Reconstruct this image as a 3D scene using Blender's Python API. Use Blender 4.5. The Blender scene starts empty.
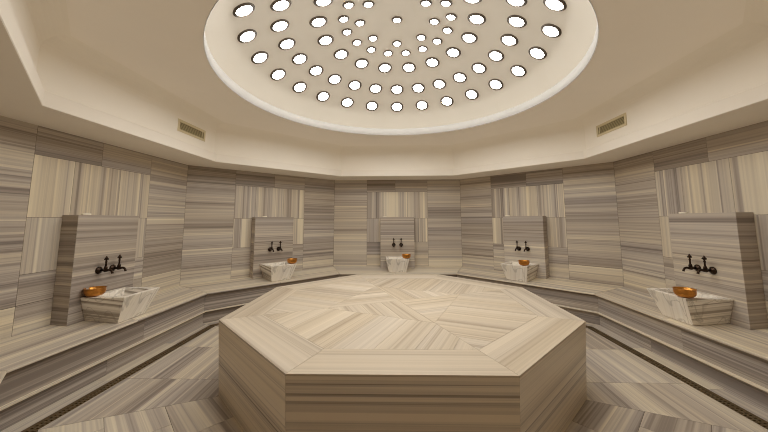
import bpy, bmesh, math, random
from mathutils import Vector, Matrix

S = bpy.context.scene
C = S.collection
PI = math.pi
rnd = random.Random(7)

# ------------------------------------------------------------------ camera
def make_camera():
    pitch, yaw, roll = 0.10953, -0.023245, -0.003458
    cp, sp, cy, sy, cr, sr = math.cos(pitch), math.sin(pitch), math.cos(yaw), math.sin(yaw), math.cos(roll), math.sin(roll)
    F = Vector((sy*cp, cy*cp, sp)); R = Vector((cy, -sy, 0)); U = R.cross(F)
    R2 = R*cr + U*sr; U2 = U*cr - R*sr
    cam = bpy.data.cameras.new('camera'); o = bpy.data.objects.new('camera', cam); C.objects.link(o)
    m = Matrix((R2, U2, -F)).transposed().to_4x4()
    m.translation = Vector((-0.02414, -3.28848, 1.44865))
    o.matrix_world = m
    cam.sensor_width = 36; cam.lens = 14.2538
    cam.shift_x = -0.00639; cam.shift_y = -0.03821
    cam.clip_start = 0.02
    S.camera = o
make_camera()

# ------------------------------------------------------------------ world, exposure, light strength
w = bpy.data.worlds.new('world'); S.world = w; w.use_nodes = True
w.node_tree.nodes['Background'].inputs[0].default_value = (0.9, 0.75, 0.55, 1)
w.node_tree.nodes['Background'].inputs[1].default_value = 0.05
S.view_settings.view_transform = 'Standard'
S.view_settings.look = 'None'
S.view_settings.gamma = 1
S.view_settings.use_curve_mapping = False
S.view_settings.exposure = 1.60
SKYLIGHT = 9.3                       # strength of each lit disc of the dome
S.cycles.use_denoising = True
S.cycles.filter_width = 1.0
S.cycles.max_bounces = 14
S.cycles.diffuse_bounces = 10
S.cycles.glossy_bounces = 4

# ------------------------------------------------------------------ dimensions
T = math.tan(PI/8)
AP = 3.30          # walls
NB = 2.715         # bench nose
NL = 2.705         # bulkhead lip
NS = 1.543         # central platform
ZS = 0.609; ZW = 0.476; ZB = 0.425
ZT = 2.322; ZLT = 2.446; ZC = 2.915
NC = 2.76          # cove wall
RC = 1.871         # dome opening
SIDES = {'back': 0, 'back_right': 45, 'right': 90, 'front_right': 135, 'front': 180,
         'front_left': -135, 'left': -90, 'back_left': -45}

# ------------------------------------------------------------------ materials
def mat(name):
    m = bpy.data.materials.new(name); m.use_nodes = True
    nt = m.node_tree
    return m, nt, nt.nodes['Principled BSDF']

def lin(c):
    return tuple((v/12.92 if v <= 0.04045 else ((v+0.055)/1.055)**2.4) for v in [x/255 for x in c]) + (1,)

def marble(name, dark, mid, light, rough=0.32, v1=22.0, v2=5.0, veins=0.0, contrast=0.085):
    """banded marble: bands run along UV's u axis (metres)"""
    m, nt, b = mat(name)
    N, L = nt.nodes, nt.links
    uv = N.new('ShaderNodeUVMap'); uv.uv_map = 'UVMap'
    sep = N.new('ShaderNodeSeparateXYZ'); L.new(uv.outputs[0], sep.inputs[0])
    at = N.new('ShaderNodeAttribute'); at.attribute_name = 'tone'
    def noise(su, sv, detail, rough_, seed, dist=0.0):
        c = N.new('ShaderNodeCombineXYZ')
        a = N.new('ShaderNodeMath'); a.operation = 'MULTIPLY'; a.inputs[1].default_value = su; L.new(sep.outputs[0], a.inputs[0])
        d = N.new('ShaderNodeMath'); d.operation = 'MULTIPLY'; d.inputs[1].default_value = sv; L.new(sep.outputs[1], d.inputs[0])
        L.new(a.outputs[0], c.inputs[0]); L.new(d.outputs[0], c.inputs[1]); c.inputs[2].default_value = seed
        n = N.new('ShaderNodeTexNoise'); n.inputs['Scale'].default_value = 1; n.inputs['Detail'].default_value = detail
        n.inputs['Roughness'].default_value = rough_; n.inputs['Distortion'].default_value = dist
        L.new(c.outputs[0], n.inputs['Vector']); return n.outputs['Fac']
    n1 = noise(0.13, v1, 3, 0.6, 1.3)
    n2 = noise(0.08, v2, 2, 0.5, 7.7)
    n3 = noise(0.3, v1*3.2, 2, 0.5, 3.1)
    def math_(op, a, b_):
        k = N.new('ShaderNodeMath'); k.operation = op
        for i, v in enumerate((a, b_)):
            if isinstance(v, (int, float)): k.inputs[i].default_value = v
            else: L.new(v, k.inputs[i])
        return k.outputs[0]
    s = math_('ADD', math_('MULTIPLY', n1, 0.42), math_('MULTIPLY', n2, 0.50))
    s = math_('ADD', s, math_('MULTIPLY', n3, 0.22))
    s = math_('SUBTRACT', s, 0.065)
    for su, sv, seed, lo, hi, amt in ((0.10, v1*1.5, 5.5, 0.57, 0.64, -contrast), (0.09, v1*0.75, 9.1, 0.585, 0.64, contrast*1.1), (0.12, v1*3.0, 2.2, 0.60, 0.66, -contrast*0.7)):
        q = noise(su, sv, 1, 0.5, seed)
        k2 = N.new('ShaderNodeMapRange'); k2.inputs[1].default_value = lo; k2.inputs[2].default_value = hi
        k2.inputs[3].default_value = 0.0; k2.inputs[4].default_value = amt; L.new(q, k2.inputs[0])
        s = math_('ADD', s, k2.outputs[0])
    s = math_('ADD', s, math_('MULTIPLY', math_('SUBTRACT', at.outputs['Fac'], 0.5), 0.5))
    r = N.new('ShaderNodeValToRGB'); L.new(s, r.inputs[0])
    e = r.color_ramp.elements
    e[0].position = 0.30; e[0].color = lin(dark)
    e[1].position = 0.72; e[1].color = lin(light)
    k = e.new(0.48); k.color = lin(mid)
    col = r.outputs[0]
    # warm / cool drift between the bands
    n4 = noise(0.15, 3.1, 2, 0.5, 12.4)
    mr = N.new('ShaderNodeMapRange'); mr.inputs[1].default_value = 0.35; mr.inputs[2].default_value = 0.65
    mr.inputs[3].default_value = 0.0; mr.inputs[4].default_value = 1.0; L.new(n4, mr.inputs[0])
    mx = N.new('ShaderNodeMix'); mx.data_type = 'RGBA'; mx.blend_type = 'MULTIPLY'
    L.new(mr.outputs[0], mx.inputs[0]); L.new(col, mx.inputs[6]); mx.inputs[7].default_value = (1.0, 0.965, 0.89, 1)
    col = mx.outputs[2]
    if veins > 0:
        tc = N.new('ShaderNodeTexCoord')
        nv = N.new('ShaderNodeTexNoise'); nv.inputs['Scale'].default_value = 3.2; nv.inputs['Detail'].default_value = 3
        nv.inputs['Distortion'].default_value = 1.6; L.new(tc.outputs['Object'], nv.inputs['Vector'])
        ab = math_('ABSOLUTE', math_('SUBTRACT', nv.outputs['Fac'], 0.5), 0)
        mv = N.new('ShaderNodeMapRange'); mv.inputs[1].default_value = 0.0; mv.inputs[2].default_value = 0.03
        mv.inputs[3].default_value = veins; mv.inputs[4].default_value = 0.0; L.new(ab, mv.inputs[0])
        m2 = N.new('ShaderNodeMix'); m2.data_type = 'RGBA'; L.new(mv.outputs[0], m2.inputs[0])
        L.new(col, m2.inputs[6]); m2.inputs[7].default_value = lin((118, 106, 92)); col = m2.outputs[2]
    L.new(col, b.inputs['Base Color'])
    b.inputs['Roughness'].default_value = rough
    b.inputs['Specular IOR Level'].default_value = 0.45
    return m

M = {}
DK, MD, LT = (132, 122, 115), (180, 170, 160), (226, 216, 194)
M['wall'] = marble('banded_marble_wall', DK, MD, LT, 0.42)
M['wall_vertical'] = marble('banded_marble_wall_vertical', DK, MD, LT, 0.42, 14.0, 3.6, contrast=0.12)
M['top'] = marble('banded_marble_platform_top', (160, 146, 128), (187, 175, 158), (206, 194, 176), 0.36, 26, 6)
M['floor'] = marble('banded_marble_floor', DK, MD, LT, 0.30, 18, 5)
M['base'] = marble('banded_marble_platform_side', (126, 114, 100), (184, 172, 156), (222, 210, 190), 0.30, 22, 7, contrast=0.16)
M['basin'] = marble('veined_marble_basin', (170, 161, 149), (240, 234, 224), (250, 247, 240), 0.28, 14, 7, 0.35, 0.20)

def plain(name, rgb, rough=0.6, metal=0.0, bump=0.0, var=0.0):
    m, nt, b = mat(name)
    b.inputs['Roughness'].default_value = rough; b.inputs['Metallic'].default_value = metal
    tc = nt.nodes.new('ShaderNodeTexCoord')
    n = nt.nodes.new('ShaderNodeTexNoise'); n.inputs['Scale'].default_value = 3.0; n.inputs['Detail'].default_value = 4
    nt.links.new(tc.outputs['Object'], n.inputs['Vector'])
    mx = nt.nodes.new('ShaderNodeMix'); mx.data_type = 'RGBA'; nt.links.new(n.outputs['Fac'], mx.inputs[0])
    c = lin(rgb); mx.inputs[6].default_value = tuple(v*(1-var) for v in c[:3])+(1,); mx.inputs[7].default_value = tuple(min(1, v*(1+var)) for v in c[:3])+(1,)
    nt.links.new(mx.outputs[2], b.inputs['Base Color'])
    if bump:
        n2 = nt.nodes.new('ShaderNodeTexNoise'); n2.inputs['Scale'].default_value = 60
        nt.links.new(tc.outputs['Object'], n2.inputs['Vector'])
        bp = nt.nodes.new('ShaderNodeBump'); bp.inputs['Strength'].default_value = bump; bp.inputs['Distance'].default_value = 0.004
        nt.links.new(n2.outputs['Fac'], bp.inputs['Height']); nt.links.new(bp.outputs[0], b.inputs['Normal'])
    return m
M['plaster'] = plain('cream_plaster', (242, 236, 225), 0.85, 0, 0.05, 0.02)
M['cove'] = plain('beige_cove_paint', (247, 242, 232), 0.88, 0, 0.05, 0.02)
M['ceiling'] = plain('beige_ceiling_paint', (251, 246, 238), 0.9, 0, 0.05, 0.02)
M['dome'] = plain('cream_dome_plaster', (213, 206, 193), 0.85, 0, 0.05, 0.02)
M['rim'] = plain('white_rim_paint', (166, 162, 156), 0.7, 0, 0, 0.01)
M['grout'] = plain('dark_grout', (96, 84, 70), 0.9)
M['bronze'] = plain('dark_oiled_bronze', (58, 44, 34), 0.32, 0.85)
M['grate'] = plain('aged_bronze_grate', (128, 110, 82), 0.45, 0.7)
M['channel'] = plain('dark_drain_channel', (62, 50, 36), 0.9)
M['copper'] = plain('hammered_copper', (200, 136, 62), 0.32, 0.85, 0.9, 0.12)
M['ring'] = plain('brown_skylight_ring', (78, 68, 55), 0.7)
M['vent_frame'] = plain('cream_vent_frame', (214, 202, 168), 0.5)
M['vent'] = plain('olive_metal_louvre', (190, 178, 138), 0.5, 0.3)
M['vent_back'] = plain('dark_duct', (120, 110, 84), 0.9)
M['soap'] = plain('cream_soap', (248, 240, 222), 0.45)
M['wood'] = plain('brown_door_wood', (120, 84, 52), 0.5, 0, 0.2, 0.15)
def emis():
    m, nt, b = mat('lit_frosted_glass')
    b.inputs['Base Color'].default_value = (0.9, 0.9, 0.88, 1)
    b.inputs['Emission Color'].default_value = (1.0, 0.992, 0.965, 1)
    b.inputs['Emission Strength'].default_value = SKYLIGHT
    return m
M['lit'] = emis()

# ------------------------------------------------------------------ helpers
class MB:
    """one mesh: faces with UV along/across the grain, a tone per face and a material slot"""
    def __init__(self):
        self.bm = bmesh.new(); self.uv = self.bm.loops.layers.uv.new('UVMap')
        self.tone = self.bm.faces.layers.float.new('tone'); self.mats = []; self.cache = {}
    def mi(self, m):
        if m not in self.mats: self.mats.append(m)
        return self.mats.index(m)
    def face(self, pts, m, along=(1, 0, 0), off=None, tone=0.5, want=None, smooth=False):
        vs = [self.bm.verts.new(p) for p in pts]
        f = self.bm.faces.new(vs); f.normal_update()
        if want is not None and f.normal.dot(Vector(want)) < 0: f.normal_flip()
        self.paint(f, m, along, off, tone); f.smooth = smooth
        return f
    def paint(self, f, m, along, off, tone):
        n = f.normal; a = Vector(along); a = a - n*a.dot(n)
        if a.length < 1e-4: a = n.orthogonal()
        a.normalize(); c = n.cross(a)
        if off is None: off = (rnd.uniform(0, 50), rnd.uniform(0, 50))
        for l in f.loops:
            p = l.vert.co; l[self.uv].uv = (p.dot(a)+off[0], p.dot(c)+off[1])
        f[self.tone] = tone; f.material_index = self.mi(m)
    def solid(self, poly, z0, z1, m, along=(1, 0, 0), off=None, tone=0.5, side_along=None, bottom=True, inset=0.0):
        """prism over a convex polygon (x,y)"""
        poly = list(poly)
        ar = sum(poly[i][0]*poly[(i+1) % len(poly)][1]-poly[(i+1) % len(poly)][0]*poly[i][1] for i in range(len(poly)))
        if ar < 0: poly.reverse()
        if off is None: off = (rnd.uniform(0, 50), rnd.uniform(0, 50))
        lo = [self.bm.verts.new((x, y, z0)) for x, y in poly]; hi = [self.bm.verts.new((x, y, z1)) for x, y in poly]
        k = len(poly)
        fs = [self.bm.faces.new(hi)] + ([self.bm.faces.new(lo[::-1])] if bottom else [])
        fs += [self.bm.faces.new((lo[i], lo[(i+1) % k], hi[(i+1) % k], hi[i])) for i in range(k)]
        for f in fs:
            f.normal_update()
            if side_along and abs(f.normal.z) < 0.5:
                a = (-f.normal.y, f.normal.x, 0) if side_along == 'h' else (0, 0, 1)
                self.paint(f, m, a, off, tone)
            else: self.paint(f, m, along, off, tone)
        return fs
    def box(self, x0, x1, y0, y1, z0, z1, m, along=(1, 0, 0), off=None, tone=0.5):
        return self.solid([(x0, y0), (x1, y0), (x1, y1), (x0, y1)], z0, z1, m, along, off, tone)
    def rings(self, rows, m, closed=True, along=(0, 0, 1), smooth=True, cap0=False, cap1=False):
        """rows: list of equally long vertex rings"""
        vr = [[self.bm.verts.new(p) for p in r] for r in rows]; k = len(rows[0])
        for a, b in zip(vr, vr[1:]):
            for i in range(k if closed else k-1):
                j = (i+1) % k
                f = self.bm.faces.new((a[i], a[j], b[j], b[i])); f.normal_update(); self.paint(f, m, along, (0, 0), 0.5); f.smooth = smooth
        if cap0: f = self.bm.faces.new(vr[0][::-1]); f.normal_update(); self.paint(f, m, along, (0, 0), 0.5)
        if cap1: f = self.bm.faces.new(vr[-1]); f.normal_update(); self.paint(f, m, along, (0, 0), 0.5)
    def lathe(self, prof, m, n=24, axis=None, cap0=False, cap1=False, smooth=True):
        """prof: (r, h) rows, turned about z then moved by matrix axis"""
        A = axis or Matrix()
        rows = [[A @ Vector((r*math.cos(2*PI*i/n), r*math.sin(2*PI*i/n), h)) for i in range(n)] for r, h in prof]
        self.rings(rows, m, cap0=cap0, cap1=cap1, smooth=smooth)
    def tube(self, pts, rad, m, n=10):
        rows = []
        P = [Vector(p) for p in pts]
        for i, p in enumerate(P):
            d = (P[min(i+1, len(P)-1)]-P[max(i-1, 0)]).normalized()
            s = Vector((1, 0, 0)); s = (s-d*s.dot(d))
            if s.length < 0.1: s = Vector((0, 1, 0)); s = s-d*s.dot(d)
            s.normalize(); t = d.cross(s); r = rad[i] if isinstance(rad, (list, tuple)) else rad
            rows.append([p+s*r*math.cos(2*PI*q/n)+t*r*math.sin(2*PI*q/n) for q in range(n)])
        self.rings(rows, m, cap0=True, cap1=True)
    def build(self, name, parent=None, rot=0.0, loc=(0, 0, 0), bevel=0.0, fix=False):
        if fix: bmesh.ops.recalc_face_normals(self.bm, faces=self.bm.faces)
        me = bpy.data.meshes.new(name); self.bm.to_mesh(me); self.bm.free()
        for m in self.mats: me.materials.append(m)
        o = bpy.data.objects.new(name, me); C.objects.link(o)
        if parent is not None: o.parent = parent
        o.rotation_euler = (0, 0, rot); o.location = loc
        if bevel:
            b = o.modifiers.new('bevel', 'BEVEL'); b.width = bevel; b.segments = 2; b.limit_method = 'ANGLE'; b.angle_limit = math.radians(35)
        return o

def rz(b): return -math.radians(b)
def place(b, u, n, z=0.0):
    a = math.radians(b); return Vector((n*math.sin(a)+u*math.cos(a), n*math.cos(a)-u*math.sin(a), z))
def struct(o): o['kind'] = 'structure'; return o
def thing(name, label, cat, loc=(0, 0, 0), rot=0.0, group=None):
    o = bpy.data.objects.new(name, None); C.objects.link(o); o.empty_display_size = 0.1
    o.location = loc; o.rotation_euler = (0, 0, rot); return tag(o, label, cat, group)
def tag(o, label, cat, group=None):
    o['label'] = label; o['category'] = cat
    if group: o['group'] = group
    return o
def copy_tree(o, parent=None):
    c = o.copy(); C.objects.link(c)
    if parent is not None: c.parent = parent
    for ch in [x for x in C.objects if x.parent == o]: copy_tree(ch, c)
    return c
def clip(poly, a, b, c):
    """keep the part of a convex polygon where a*x+b*y >= c"""
    out = []
    for i in range(len(poly)):
        p, q = poly[i], poly[(i+1) % len(poly)]
        dp, dq = a*p[0]+b*p[1]-c, a*q[0]+b*q[1]-c
        if dp >= 0: out.append(p)
        if dp*dq < 0:
            t = dp/(dp-dq); out.append((p[0]+(q[0]-p[0])*t, p[1]+(q[1]-p[1])*t))
    return out
def shrink(poly, g):
    """inset a convex polygon by g on every side"""
    k = len(poly); cx = sum(p[0] for p in poly)/k; cy = sum(p[1] for p in poly)/k; out = list(poly)
    for i in range(k):
        p, q = poly[i], poly[(i+1) % k]
        nx, ny = -(q[1]-p[1]), q[0]-p[0]; l = math.hypot(nx, ny)
        if l < 1e-6: continue
        nx /= l; ny /= l
        if nx*(cx-p[0])+ny*(cy-p[1]) < 0: nx, ny = -nx, -ny
        out = clip(out, nx, ny, nx*p[0]+ny*p[1]+g)
        if len(out) < 3: return []
    return out
def trap(n0, n1, g=0.0):
    return [(-n0*T+g, n0), (n0*T-g, n0), (n1*T-g, n1), (-n1*T+g, n1)]

# ------------------------------------------------------------------ floor
def build_floor():
    mb = MB(); G = 0.0015
    # grout bed under the tiles, two rings with the drain gap between them
    for b in SIDES.values():
        for (a0, a1, zt) in ((0.0, 2.535, -0.002), (2.635, 3.5, -0.002)):
            pts = [place(b, u, n)[:2] for u, n in ([(0, 0), (-a1*T, a1), (a1*T, a1)] if a0 == 0 else trap(a0, a1))]
            mb.solid(pts, -0.12, zt, M['grout'])
        pts = [place(b, u, n)[:2] for u, n in trap(2.53, 2.64)]
        mb.solid(pts, -0.12, -0.05, M['channel'])
    for name, b in SIDES.items():
        diag = abs(b) in (45, 135)
        sect = [(-1.2*T, 1.2), (1.2*T, 1.2), (2.535*T, 2.535), (-2.535*T, 2.535)]
        rows = [1.2, 1.85, 2.2, 2.535] if diag else [1.2, 2.535]
        us = [-1.5, 1.5]
        cuts = [-0.355-0.71, -0.355, 0.355, 0.355+0.71] if not diag else [-0.75, -0.25, 0.25, 0.75]
        for ri in range(len(rows)-1):
            row = clip(clip(sect, 0, 1, rows[ri]), 0, -1, -rows[ri+1])
            cc = cuts if not diag else [c+(0.22 if ri % 2 else 0) for c in cuts]
            edges = [-9]+cc+[9]
            for e0, e1 in zip(edges, edges[1:]):
                t = clip(clip(row, 1, 0, e0), -1, 0, -e1) if row else []
                if len(t) < 3: continue
                t = shrink(t, G)
                if len(t) < 3: continue
                pts = [place(b, u, n)[:2] for u, n in t]
                al = place(b, 1, 0)
                al = place(b, 1, 0.05) if b < 0 else place(b, 1, -0.05)
                mb.solid(pts, -0.02, 0, M['floor'], al, tone=rnd.uniform(0.36, 0.62), bottom=False)
        for e0, e1 in ((-9, -0.4), (-0.4, 0.45), (0.45, 9)):
            t = shrink(clip(clip(trap(2.635, 3.4), 1, 0, e0), -1, 0, -e1), G)
            mb.solid([place(b, u, n)[:2] for u, n in t], -0.02, 0, M['floor'], place(b, 1, 0), tone=0.5, bottom=False)
    struct(mb.build('floor'))
build_floor()

# ------------------------------------------------------------------ walls
def wall_panels(mb, front=False):
    """banded panels on the face y = AP, local frame of a wall"""
    G = 0.0016
    h = AP*T
    def panel(x0, x1, z0, z1, vert=False, tone=0.5):
        off = (rnd.uniform(0, 60), rnd.uniform(0, 60))
        mb.box(x0+G, x1-G, AP, AP+0.02, z0+G, z1-G, M['wall_vertical' if vert else 'wall'], (0, 0, 1) if vert else (1, 0, 0), off, tone)
    z = [0.0, ZW+0.01, 0.72, 0.985, 1.485, 2.055, ZT+0.01]
    if front:
        for x0, x1 in ((-h, -0.62), (0.62, h)): 
            for a, b in ((0, 0.9), (0.9, 1.5), (1.5, ZT+0.01)): panel(x0, x1, a, b, tone=rnd.uniform(.4, .55))
        panel(-0.62, 0.62, 2.15, ZT+0.01)
        return
    for x0, x1 in ((-h, -0.655), (0.655, h)):            # full-height side columns
        s = 0.0
        for a, b in ((0.0, 0.72), (0.72, ZT+0.01)):
            panel(x0, x1, a, b, tone=rnd.uniform(0.42, 0.50) if a > 0 else 0.62)
    m0 = rnd.uniform(-0.06, 0.06)
    panel(-0.655, m0, z[5], z[6], tone=0.34); panel(m0, 0.655, z[5], z[6], tone=0.37)   # dark head course
    c = [-0.655, -0.30, 0.22, 0.655]
    for i in range(3): panel(c[i], c[i+1], z[4], z[5], True, tone=rnd.uniform(0.60, 0.72))
    c = [-0.655, -0.2, 0.2, 0.655]
    for i in range(3): panel(c[i], c[i+1], z[3], z[4], True, tone=rnd.uniform(0.58, 0.70))
    panel(-0.655, 0, z[2], z[3], tone=0.42); panel(0, 0.655, z[2], z[3], tone=0.42)
    panel(-0.655, 0.655, 0.0, z[2], tone=0.58)

for name, b in SIDES.items():
    mb = MB()
    i0, i1 = AP+0.002, AP+0.16
    if name == 'front':
        mb.solid([(-i0*T, i0), (-0.62, i0), (-0.62, i1), (-i1*T, i1)], -0.02, 3.7, M['grout'])
        mb.solid([(0.62, i0), (i0*T, i0), (i1*T, i1), (0.62, i1)], -0.02, 3.7, M['grout'])
        mb.solid([(-0.62, i0), (0.62, i0), (0.62, i1), (-0.62, i1)], 2.15, 3.7, M['grout'])
    else:
        mb.solid(trap(i0, i1), -0.02, 3.7, M['grout'])
    wall_panels(mb, name == 'front')
    struct(mb.build('wall_'+name, rot=rz(b)))

# door behind the camera
mb = MB()
mb.box(-0.62, 0.62, AP+0.17, AP+0.22, 0, 2.15, M['wood'], (0, 0, 1))
for x0, x1 in ((-0.55, -0.06), (0.06, 0.55)):
    for z0, z1 in ((0.15, 1.0), (1.15, 2.0)): mb.box(x0, x1, AP+0.162, AP+0.172, z0, z1, M['wood'], (0, 0, 1))
door = struct(mb.build('door_1', rot=rz(180)))
mb = MB(); mb.tube([(0.03, AP+0.17, 1.05), (0.03, AP+0.12, 1.05), (0.13, AP+0.12, 1.05)], 0.009, M['bronze']); mb.build('door_handle', door)
mb = MB()
mb.box(-0.62, 0.62, AP+0.0, AP+0.17, -0.02, 0.0, M['floor'])
struct(mb.build('trim_1', rot=rz(180)))

# ------------------------------------------------------------------ bulkhead, cove, ceiling, dome
def loft(mb, prof, m, b, want_in=True):
    """a profile (n, z) swept along one side of the octagon"""
    for (n0, z0), (n1, z1) in zip(prof, prof[1:]):
        pts = [place(b, -n0*T, n0, z0), place(b, n0*T, n0, z0), place(b, n1*T, n1, z1), place(b, -n1*T, n1, z1)]
        f = mb.face(pts, m, place(b, 1, 0))
        c = f.calc_center_median(); mid = Vector((0, 0, 1.3))
        if f.normal.dot(mid-c) < 0: f.normal_flip()
mb = MB()
for b in SIDES.values():
    loft(mb, [(AP+0.03, ZT), (NL+0.004, ZT), (NL, ZT+0.004), (NL, ZLT-0.004), (NL+0.004, ZLT), (NL+0.012, ZLT), (NL+0.012, ZLT-0.014), (NC+0.05, ZLT-0.014)], M['plaster'], b)
struct(mb.build('trim_2'))
mb = MB()
cove = [(NC, ZLT-0.03), (NC, ZC-0.16)]
for i in range(1, 8):
    a = i/8*PI/2; cove.append((NC-0.16*(1-math.cos(a)), ZC-0.16+0.16*math.sin(a)))
cove.append((NC-0.16, ZC))
for b in SIDES.values(): loft(mb, cove, M['cove'], b)
struct(mb.build('trim_3'))
# ceiling with a round opening
mb = MB()
NSEG = 96
no = NC-0.16
ring_in = []; ring_out = []
for i in range(NSEG):
    a = 2*PI*i/NSEG
    k = round(a/(PI/4))*(PI/4); ro = no/math.cos(a-k)
    ring_in.append((RC*math.sin(a), RC*math.cos(a), ZC)); ring_out.append((ro*math.sin(a), ro*math.cos(a), ZC))
for i in range(NSEG):
    j = (i+1) % NSEG
    mb.face([ring_in[i], ring_in[j], ring_out[j], ring_out[i]], M['ceiling'], want=(0, 0, -1))
struct(mb.build('ceiling'))
# white rim of the opening
mb = MB()
rows = []
for r, z in ((RC, ZC-0.004), (RC-0.004, ZC), (RC-0.002, ZC+0.112), (RC+0.012, ZC+0.118)):
    rows.append([(r*math.sin(2*PI*i/NSEG), r*math.cos(2*PI*i/NSEG), z) for i in range(NSEG)])
mb.rings(rows, M['rim']); struct(mb.build('trim_4'))
# dome shell
RD, ZD = 3.10, 0.655
def dome_z(r): return ZD+math.sqrt(RD*RD-r*r)
mb = MB(); rows = []
prof = [(RC+0.012, ZC+0.118), (1.868, ZC+0.135), (1.845, ZC+0.17), (1.80, ZC+0.218), (1.74, dome_z(1.74)-0.012)]
prof += [(r, dome_z(r)) for r in (1.66, 1.55, 1.4, 1.25, 1.1, 0.95, 0.8, 0.65, 0.5, 0.35, 0.2, 0.1, 0.01)]
for r, z in prof: rows.append([(r*math.sin(2*PI*i/NSEG), r*math.cos(2*PI*i/NSEG), z) for i in range(NSEG)])
mb.rings(rows, M['dome'], cap1=True)
o = struct(mb.build('ceiling'))
# unseen closed lid added over everything, so no daylight leaks in
mb = MB()
mb.solid([place(b, AP*1.06*T, AP*1.06)[:2] for b in sorted(SIDES.values())], 3.82, 3.9, M['grout'])
struct(mb.build('daylight_blocking_lid'))

# ------------------------------------------------------------------ dome skylights
def skylight(name, rad):
    t = thing(name, '', 'skylight')
    mb = MB()
    rad -= 0.005 if rad > 0.06 else 0.003; o = rad+(0.030 if rad > 0.06 else 0.020)
    mb.lathe([(o, 0.006), (o, -0.001), (rad+0.005, -0.013), (rad+0.001, -0.013), (rad, -0.012), (rad, 0.0)], M['ring'], 40)
    mb.build('ring_frame', t)
    mb = MB(); mb.lathe([(rad-0.0003, -0.002), (rad*0.93, -0.010), (rad*0.8, -0.016), (rad*0.6, -0.020), (rad*0.35, -0.022), (0.001, -0.023)], M['lit'], 40, cap1=True)
    mb.build('lit_pane', t, fix=False)
    return t
ORD = ['', 'first', 'second', 'third', 'fourth', 'fifth', 'sixth', 'seventh', 'eighth', 'ninth', 'tenth', 'eleventh']
rings = [('outermost ring', 1.585, 24, 0.0, 'L', 0.083), ('second ring', 1.275, 24, 0.0, 'L', 0.082), ('third ring', 0.885, 16, 0.5, 'L', 0.079),
         ('fourth ring', 0.612, 16, 0.5, 'S', 0.049), ('fifth ring', 0.43, 8, 0.0, 'S', 0.048)]
protos = {}
for rn, r, cnt, ph, kind, rad in rings:
    size = 'large' if kind == 'L' else 'small'
    for k in range(cnt):
        b = 360*(k+ph)/cnt
        bb = b if b <= 180 else b-360
        if rad not in protos: protos[rad] = t = skylight('dome_skylight', rad)
        else: t = copy_tree(protos[rad])
        z = dome_z(r); nrm = Vector((r*math.sin(math.radians(b)), r*math.cos(math.radians(b)), z-ZD)).normalized()
        t.location = Vector((r*math.sin(math.radians(b)), r*math.cos(math.radians(b)), z))
        t.rotation_euler = nrm.to_track_quat('Z', 'Y').to_euler()
        side = 'right' if bb > 0 else 'left'
        if bb == 0: lab = 'straight above the far fountain'
        elif bb == 180: lab = 'nearest the door wall'
        else:
            i = abs(bb)/360*cnt
            i = int(round(i+(0.5 if ph else 0)))
            if i <= 11: lab = ORD[i]+' '+side+' of the far fountain'
        tag(t, size+' round lit skylight, dome '+rn+', '+lab, 'skylight', size+' skylights of the dome '+rn)
t = skylight('dome_skylight', 0.046); t.location = (0, 0, dome_z(0))
tag(t, 'single small lit round skylight at the very top of the dome', 'skylight')

# ------------------------------------------------------------------ drain grates in the floor gap
def grate(b, label):
    t = thing('drain_grate', label, 'drain', place(b, 0, 2.585, 0), rz(b), 'slotted drain grates around the floor edge')
    mb = MB(); n0, n1 = 2.542, 2.628; c = 2.585
    for a0, a1 in ((n0, n0+0.012), (c-0.007, c+0.007), (n1-0.012, n1)):
        mb.solid([(-a0*T+0.004, a0-c), (a0*T-0.004, a0-c), (a1*T-0.004, a1-c), (-a1*T+0.004, a1-c)], -0.016, -0.006, M['grate'])
    k = int(2*n0*T/0.03)
    for i in range(k+1):
        x = -n0*T+0.012+i*(2*n0*T-0.024)/k
        mb.box(x-0.009, x+0.009, n0-c+0.006, n1-c-0.006, -0.02, -0.008, M['grate'])
    mb.build('slotted_cover', t)
    mb = MB()
    for a0, a1 in ((n0-0.006, n0), (n1, n1+0.006)):
        mb.solid([(-a0*T+0.004, a0-c), (a0*T-0.004, a0-c), (a1*T-0.004, a1-c), (-a1*T+0.004, a1-c)], -0.05, -0.003, M['grate'])
    mb.build('channel_edge', t)
for name, b in SIDES.items():
    grate(b, 'long slotted metal drain grate in the floor along the '+name.replace('_', ' ')+' bench')

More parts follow.
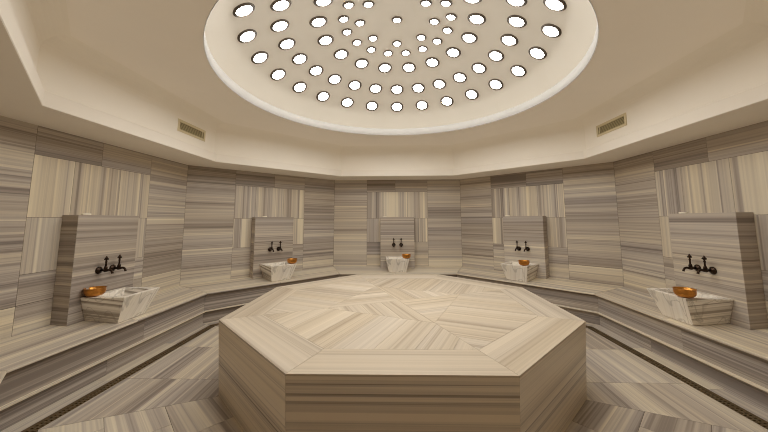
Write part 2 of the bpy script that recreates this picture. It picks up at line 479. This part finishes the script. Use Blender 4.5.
# ------------------------------------------------------------------ bench
bench = thing('stone_bench', 'continuous striped marble bench running round the walls below the fountains', 'bench')
for name, b in SIDES.items():
    if name == 'front': continue
    # top
    mb = MB()
    parts = [(-9, -0.05), (-0.05, 9)]
    n0, n1 = NB, AP-0.001
    for e0, e1 in parts:
        off = (rnd.uniform(0, 60), rnd.uniform(0, 60)); G = 0.0012
        q = shrink(clip(clip(trap(n0, n1), 1, 0, e0), -1, 0, -e1), G)
        ar = sum(q[i][0]*q[(i+1) % len(q)][1]-q[(i+1) % len(q)][0]*q[i][1] for i in range(len(q)))
        if ar < 0: q = q[::-1]
        zf = lambda n: ZB+(ZW-ZB)*(n-n0)/(n1-n0)
        hi = [mb.bm.verts.new((u, n, zf(n))) for u, n in q]; lo = [mb.bm.verts.new((u, n, ZB-0.022)) for u, n in q]
        fs = [mb.bm.faces.new(hi), mb.bm.faces.new(lo[::-1])]+[mb.bm.faces.new((lo[i], lo[(i+1) % len(q)], hi[(i+1) % len(q)], hi[i])) for i in range(len(q))]
        for f in fs: f.normal_update(); mb.paint(f, M['wall'], (1, 0, 0), off, 0.66)
    mb.build('bench_seat', bench, rz(b), bevel=0.008)
    # upper riser, with its lower ledge
    mb = MB()
    for e0, e1 in ((-9, 0.1), (0.1, 9)):
        off = (rnd.uniform(0, 60), rnd.uniform(0, 60))
        q = shrink(clip(clip(trap(2.768, 2.80), 1, 0, e0), -1, 0, -e1), 0.0008)
        mb.solid(q, 0.174, ZB-0.0225, M['wall'], (1, 0, 0), off, 0.24)
    mb.build('upper_riser', bench, rz(b))
    mb = MB()
    mb.solid(trap(2.732, 2.80), 0.160, 0.174, M['wall'], (1, 0, 0), None, 0.72)
    mb.build('ledge', bench, rz(b), bevel=0.003)
    mb = MB()
    for e0, e1 in ((-9, -0.3), (-0.3, 9)):
        q = shrink(clip(clip(trap(2.775, 2.80), 1, 0, e0), -1, 0, -e1), 0.0008)
        mb.solid(q, 0.0, 0.160, M['wall'], (1, 0, 0), None, 0.22)
    mb.build('lower_riser', bench, rz(b))

# ------------------------------------------------------------------ central platform
plat = thing('heated_platform', 'large octagonal striped marble platform in the middle of the room', 'platform', (0, 0.017, 0))
mb = MB(); z0, z1 = ZS-0.012, ZS
mb.solid([place(b+22.5, 0, 1.25/math.cos(PI/8))[:2] for b in sorted(SIDES.values())], z0, z1-0.0025, M['grout'])
NI = 1.215
def top_piece(poly, along, tone, g=0.0009):
    q = shrink(poly, g)
    if len(q) >= 3:
        mb.solid(q, z0, z1, M['top'], along, None, tone, bottom=False)
for b in SIDES.values():
    al = place(b, 1, 0)
    t = [place(b, u, n)[:2] for u, n in trap(NI, NS)]
    top_piece(t, al, 0.5)
octa = [place(b+22.5, 0, NI/math.cos(PI/8))[:2] for b in sorted(SIDES.values())]
for q in range(4):
    ax = 202.5+90*q
    a0, a1 = math.radians(ax-45), math.radians(ax+45)
    d0 = (math.sin(a0), math.cos(a0)); d1 = (math.sin(a1), math.cos(a1)); A = math.radians(ax); da = (math.sin(A), math.cos(A)); dc = (math.cos(A), -math.sin(A))
    quad = clip(octa, d0[0], d0[1], 0); quad = clip(quad, d1[0], d1[1], 0)
    inner = clip(quad, -da[0], -da[1], -0.53); outer = clip(quad, da[0], da[1], 0.53)
    # inner triangle: planks parallel to one of its rays
    e = [0, 0.2, 0.42, 0.8]
    for k in range(3):
        p = clip(clip(inner, d1[0], d1[1], e[k]), -d1[0], -d1[1], -e[k+1])
        if len(p) >= 3: top_piece(p, (d0[0], d0[1], 0), rnd.uniform(0.42, 0.6))
    # outer: planks along the axis
    e = [-1.3, -0.78, -0.55, -0.3, -0.02, 0.2, 0.47, 0.75, 1.3]
    for k in range(len(e)-1):
        p = clip(clip(outer, dc[0], dc[1], e[k]), -dc[0], -dc[1], -e[k+1])
        if len(p) >= 3: top_piece(p, (da[0], da[1], 0), rnd.uniform(0.40, 0.58))
bmesh.ops.remove_doubles(mb.bm, verts=[], dist=0.0001)
mb.build('platform_top', plat)
for name, b in SIDES.items():
    mb = MB()
    mb.solid(shrink(trap(NS-0.09, NS-0.0004), 0.0006), 0.0, z0-0.0005, M['base'], (1, 0, 0), None, 0.80)
    for v in mb.bm.verts:                                  # sides lean in a little towards the floor
        if v.co.z < 0.01 and v.co.y > NS-0.05: v.co.y -= 0.028; v.co.x *= (NS-0.030)/(NS-0.002)
    mb.build('side_panel', plat, rz(b))

# ------------------------------------------------------------------ fountains
PN = 3.135         # face of the fountain slabs
def frustum_faces(mb, lo, hi, m, along_fn, off, tone):
    k = len(lo)
    vl = [mb.bm.verts.new(p) for p in lo]; vh = [mb.bm.verts.new(p) for p in hi]
    out = []
    for i in range(k):
        f = mb.bm.faces.new((vl[i], vl[(i+1) % k], vh[(i+1) % k], vh[i])); f.normal_update(); mb.paint(f, m, along_fn(f), off, tone); out.append(f)
    return vl, vh

def make_basin():
    t = thing('wash_basin', '', 'basin')
    mb = MB()
    # outside: bottom to rim, inside: rim to bowl bottom; local y = outwards (into wall), origin on bench at u=0, n=PN
    ZR = 0.70
    lo = [(-0.170, -0.330, 0.4340), (0.170, -0.330, 0.4340), (0.185, -0.001, 0.4635), (-0.185, -0.001, 0.4635)]
    hi = [(-0.230, -0.430, ZR), (0.230, -0.430, ZR), (0.248, -0.001, ZR), (-0.248, -0.001, ZR)]
    ih = [(-0.180, -0.378, ZR), (0.180, -0.378, ZR), (0.192, -0.055, ZR), (-0.192, -0.055, ZR)]
    il = [(-0.125, -0.30, 0.52), (0.125, -0.30, 0.52), (0.13, -0.085, 0.52), (-0.13, -0.085, 0.52)]
    m = M['basin']
    V = [[mb.bm.verts.new(p) for p in r] for r in (lo, hi, ih, il)]
    off = (3.1, 8.8)
    for a, b_ in zip(V, V[1:]):
        for i in range(4):
            j = (i+1) % 4
            f = mb.bm.faces.new((a[i], a[j], b_[j], b_[i])); f.normal_update()
            steep = abs(f.normal.z) < 0.8
            front = abs(f.normal.y) > 0.7
            mb.paint(f, m, (0.22, 0, 1) if steep and front else ((1, 0, 0) if not steep else (0, 1, 0.15)), off, 0.55 if front or not steep else 0.5)
    f = mb.bm.faces.new(V[3]); f.normal_update(); mb.paint(f, m, (1, 0, 0), off, 0.5)
    f = mb.bm.faces.new(V[0][::-1]); f.normal_update(); mb.paint(f, m, (1, 0, 0), off, 0.5)
    mb.build('basin_body', t, bevel=0.006)
    mb = MB(); mb.lathe([(0.020, 0.0), (0.020, 0.004), (0.014, 0.005), (0.012, 0.002), (0.001, 0.002)], M['bronze'], 16, Matrix.Translation((0, -0.19, 0.5205)))
    mb.build('drain_hole', t)
    return t

def make_tap():
    t = thing('wall_tap', '', 'tap')
    m = M['bronze']
    # rosette on the slab face at y=0, body runs to -y
    mb = MB(); A = Matrix.Rotation(PI/2, 4, 'X')          # z -> -y
    mb.lathe([(0.033, 0.0), (0.034, 0.006), (0.029, 0.013), (0.018, 0.018), (0.013, 0.024)], m, 20, A, cap0=True, cap1=True); mb.build('rosette', t)
    mb = MB()
    mb.tube([(0, -0.018, 0), (0, -0.05, 0), (0, -0.062, 0), (0, -0.085, 0.0), (0, -0.105, 0.004), (0, -0.122, -0.002), (0, -0.132, -0.016), (0, -0.135, -0.030)],
            [0.012, 0.011, 0.018, 0.012, 0.010, 0.0095, 0.009, 0.011], m, 12)
    mb.lathe([(0.011, 0.0), (0.016, 0.012), (0.012, 0.026), (0.009, 0.034)], m, 14, Matrix.Translation((0, -0.066, 0.006)), cap0=True, cap1=True)
    mb.build('spout', t)
    mb = MB()
    mb.lathe([(0.008, 0.034), (0.0065, 0.06), (0.010, 0.072), (0.006, 0.080), (0.011, 0.094), (0.013, 0.104), (0.008, 0.114), (0.003, 0.124), (0.001, 0.126)], m, 14, Matrix.Translation((0, -0.066, 0.006)), cap0=True)
    for dx, dy in ((1, 0), (0, 1)):
        mb.tube([(-0.019*dx, -0.066-0.019*dy, 0.102), (-0.012*dx, -0.066-0.012*dy, 0.102), (0.012*dx, -0.066+0.012*dy, 0.102), (0.019*dx, -0.066+0.019*dy, 0.102)], [0.006, 0.004, 0.004, 0.006], m, 8)
    mb.build('handle', t)
    return t

def make_bowl():
    mb = MB()
    prof = [(0.0005, 0.0), (0.030, 0.0), (0.036, 0.003), (0.062, 0.010), (0.078, 0.026), (0.084, 0.048), (0.084, 0.078), (0.088, 0.080), (0.088, 0.0825),
            (0.082, 0.082), (0.080, 0.048), (0.074, 0.029), (0.058, 0.015), (0.034, 0.006), (0.0005, 0.005)]
    mb.lathe(prof, M['copper'], 32)
    return mb.build('copper_bowl')

def make_soap():
    mb = MB()
    mb.solid([(0.045*math.cos(a)*(1 if abs(math.cos(a)) > .0 else 1), 0.026*math.sin(a)) for a in [2*PI*i/20 for i in range(20)]], 0, 0.017, M['soap'])
    return mb.build('soap_bar', bevel=0.005)

WHERE = {'back': 'on the far wall', 'back_left': 'on the wall left of the far wall', 'back_right': 'on the wall right of the far wall',
         'left': 'on the nearest left wall', 'right': 'on the nearest right wall'}
BOWL = {'back': (0.172, 2.785), 'back_left': (0.175, 2.785), 'back_right': (0.150, 2.775), 'right': (0.195, 2.755), 'left': (-0.205, 3.055)}
SOAPU = {'back': -0.267, 'back_left': -0.166, 'back_right': -0.30, 'right': -0.236, 'left': -0.216}
basin0 = tap0 = bowl0 = soap0 = None
for name in ('back', 'back_left', 'back_right', 'left', 'right'):
    b = SIDES[name]; wh = WHERE[name]
    # slab
    mb = MB(); off = (rnd.uniform(0, 60), rnd.uniform(0, 60))
    zb = ZW-0.012
    xl, xr = {'left': (-0.368, 0.335), 'right': (-0.332, 0.372)}.get(name, (-0.354, 0.354))
    fs = mb.box(xl, xr, 0, AP-PN-0.0015, 0.4655, 1.51, M['wall'], (1, 0, 0), off, 0.43)
    for f in fs:
        if abs(f.normal.x) > 0.5: mb.paint(f, M['wall'], (0, 1, 0), off, 0.34)
    for v in mb.bm.verts:      # foot follows the sloping bench top
        if v.co.z < 1: v.co.z = ZB+(ZW-ZB)*((v.co.y+PN)-NB)/(AP-NB)+0.0005
    o = mb.build('fountain_slab', None, rz(b), place(b, 0, PN, 0), bevel=0.003)
    tag(o, 'upright striped marble fountain slab '+wh, 'fountain panel', 'fountain slabs against the walls')
    # basin
    du = {'left': -0.024, 'right': 0.022}.get(name, 0.0)
    if basin0 is None: basin0 = t = make_basin()
    else: t = copy_tree(basin0)
    t.location = place(b, du, PN-0.0005, 0.0005); t.rotation_euler = (0, 0, rz(b))
    tag(t, 'pale veined marble basin '+wh, 'basin', 'wash basins on the bench')
    for s, sd in ((-1, 'left-hand'), (1, 'right-hand')):
        if tap0 is None: tap0 = t = make_tap()
        else: t = copy_tree(tap0)
        t.location = place(b, 0.077*s+du*1.3, PN, 0.938); t.scale = (1.12, 1.12, 1.12); t.rotation_euler = (0, 0, rz(b))
        tag(t, 'dark bronze tap, '+sd+' of the pair '+wh, 'tap', 'bronze taps above the basins')
    if bowl0 is None: bowl0 = t = make_bowl()
    else: t = copy_tree(bowl0)
    u, n = BOWL[name]; t.location = place(b, u, n, 0.7005); t.rotation_euler = (0, 0, rz(b))
    tag(t, 'copper bowl on the basin '+wh, 'bowl', 'copper bowls on the basins')
    if soap0 is None: soap0 = t = make_soap()
    else: t = copy_tree(soap0)
    t.location = place(b, SOAPU[name], 3.215, 1.5105); t.rotation_euler = (0, 0, rz(b))
    tag(t, 'cream soap bar atop the fountain slab '+wh, 'soap', 'soap bars on the fountain slabs')

# ------------------------------------------------------------------ vents in the cove wall
def vent(b, u0, u1, label):
    t = thing('air_vent', label, 'vent', place(b, (u0+u1)/2, NC, 2.652), rz(b), 'air vents in the cove')
    hw = (u1-u0)/2; hh = 0.048; fr = 0.030
    mb = MB(); m = M['vent_frame']
    for x0, x1, z0, z1 in ((-hw-fr, hw+fr, hh, hh+fr), (-hw-fr, hw+fr, -hh-fr, -hh), (-hw-fr, -hw, -hh, hh), (hw, hw+fr, -hh, hh)):
        mb.box(x0, x1, -0.008, -0.0005, z0, z1, m)
    mb.build('vent_frame', t)
    mb = MB(); mb.box(-hw, hw, -0.0015, -0.0005, -hh, hh, M['vent_back']); mb.build('duct', t)
    mb = MB()
    for i in range(6):
        z = -hh+0.004+i*(2*hh-0.008)/5.5
        mb.face([(-hw, -0.0065, z), (hw, -0.0065, z), (hw, -0.0018, z+0.0105), (-hw, -0.0018, z+0.0105)], M['vent'], want=(0, -1, 0))
    e = (hw-0.075) if b > 0 else -(hw-0.075)
    for x in (-hw+0.035 if b > 0 else hw-0.04,): mb.box(x-0.006, x+0.006, -0.0075, -0.0065, -hh, hh, M['vent_frame'])
    mb.build('louvre', t)
vent(-90, 0.39, 0.875, 'narrow louvred air vent in the cream cove above the left wall')
vent(90, -0.845, -0.36, 'narrow louvred air vent in the cream cove above the right wall')
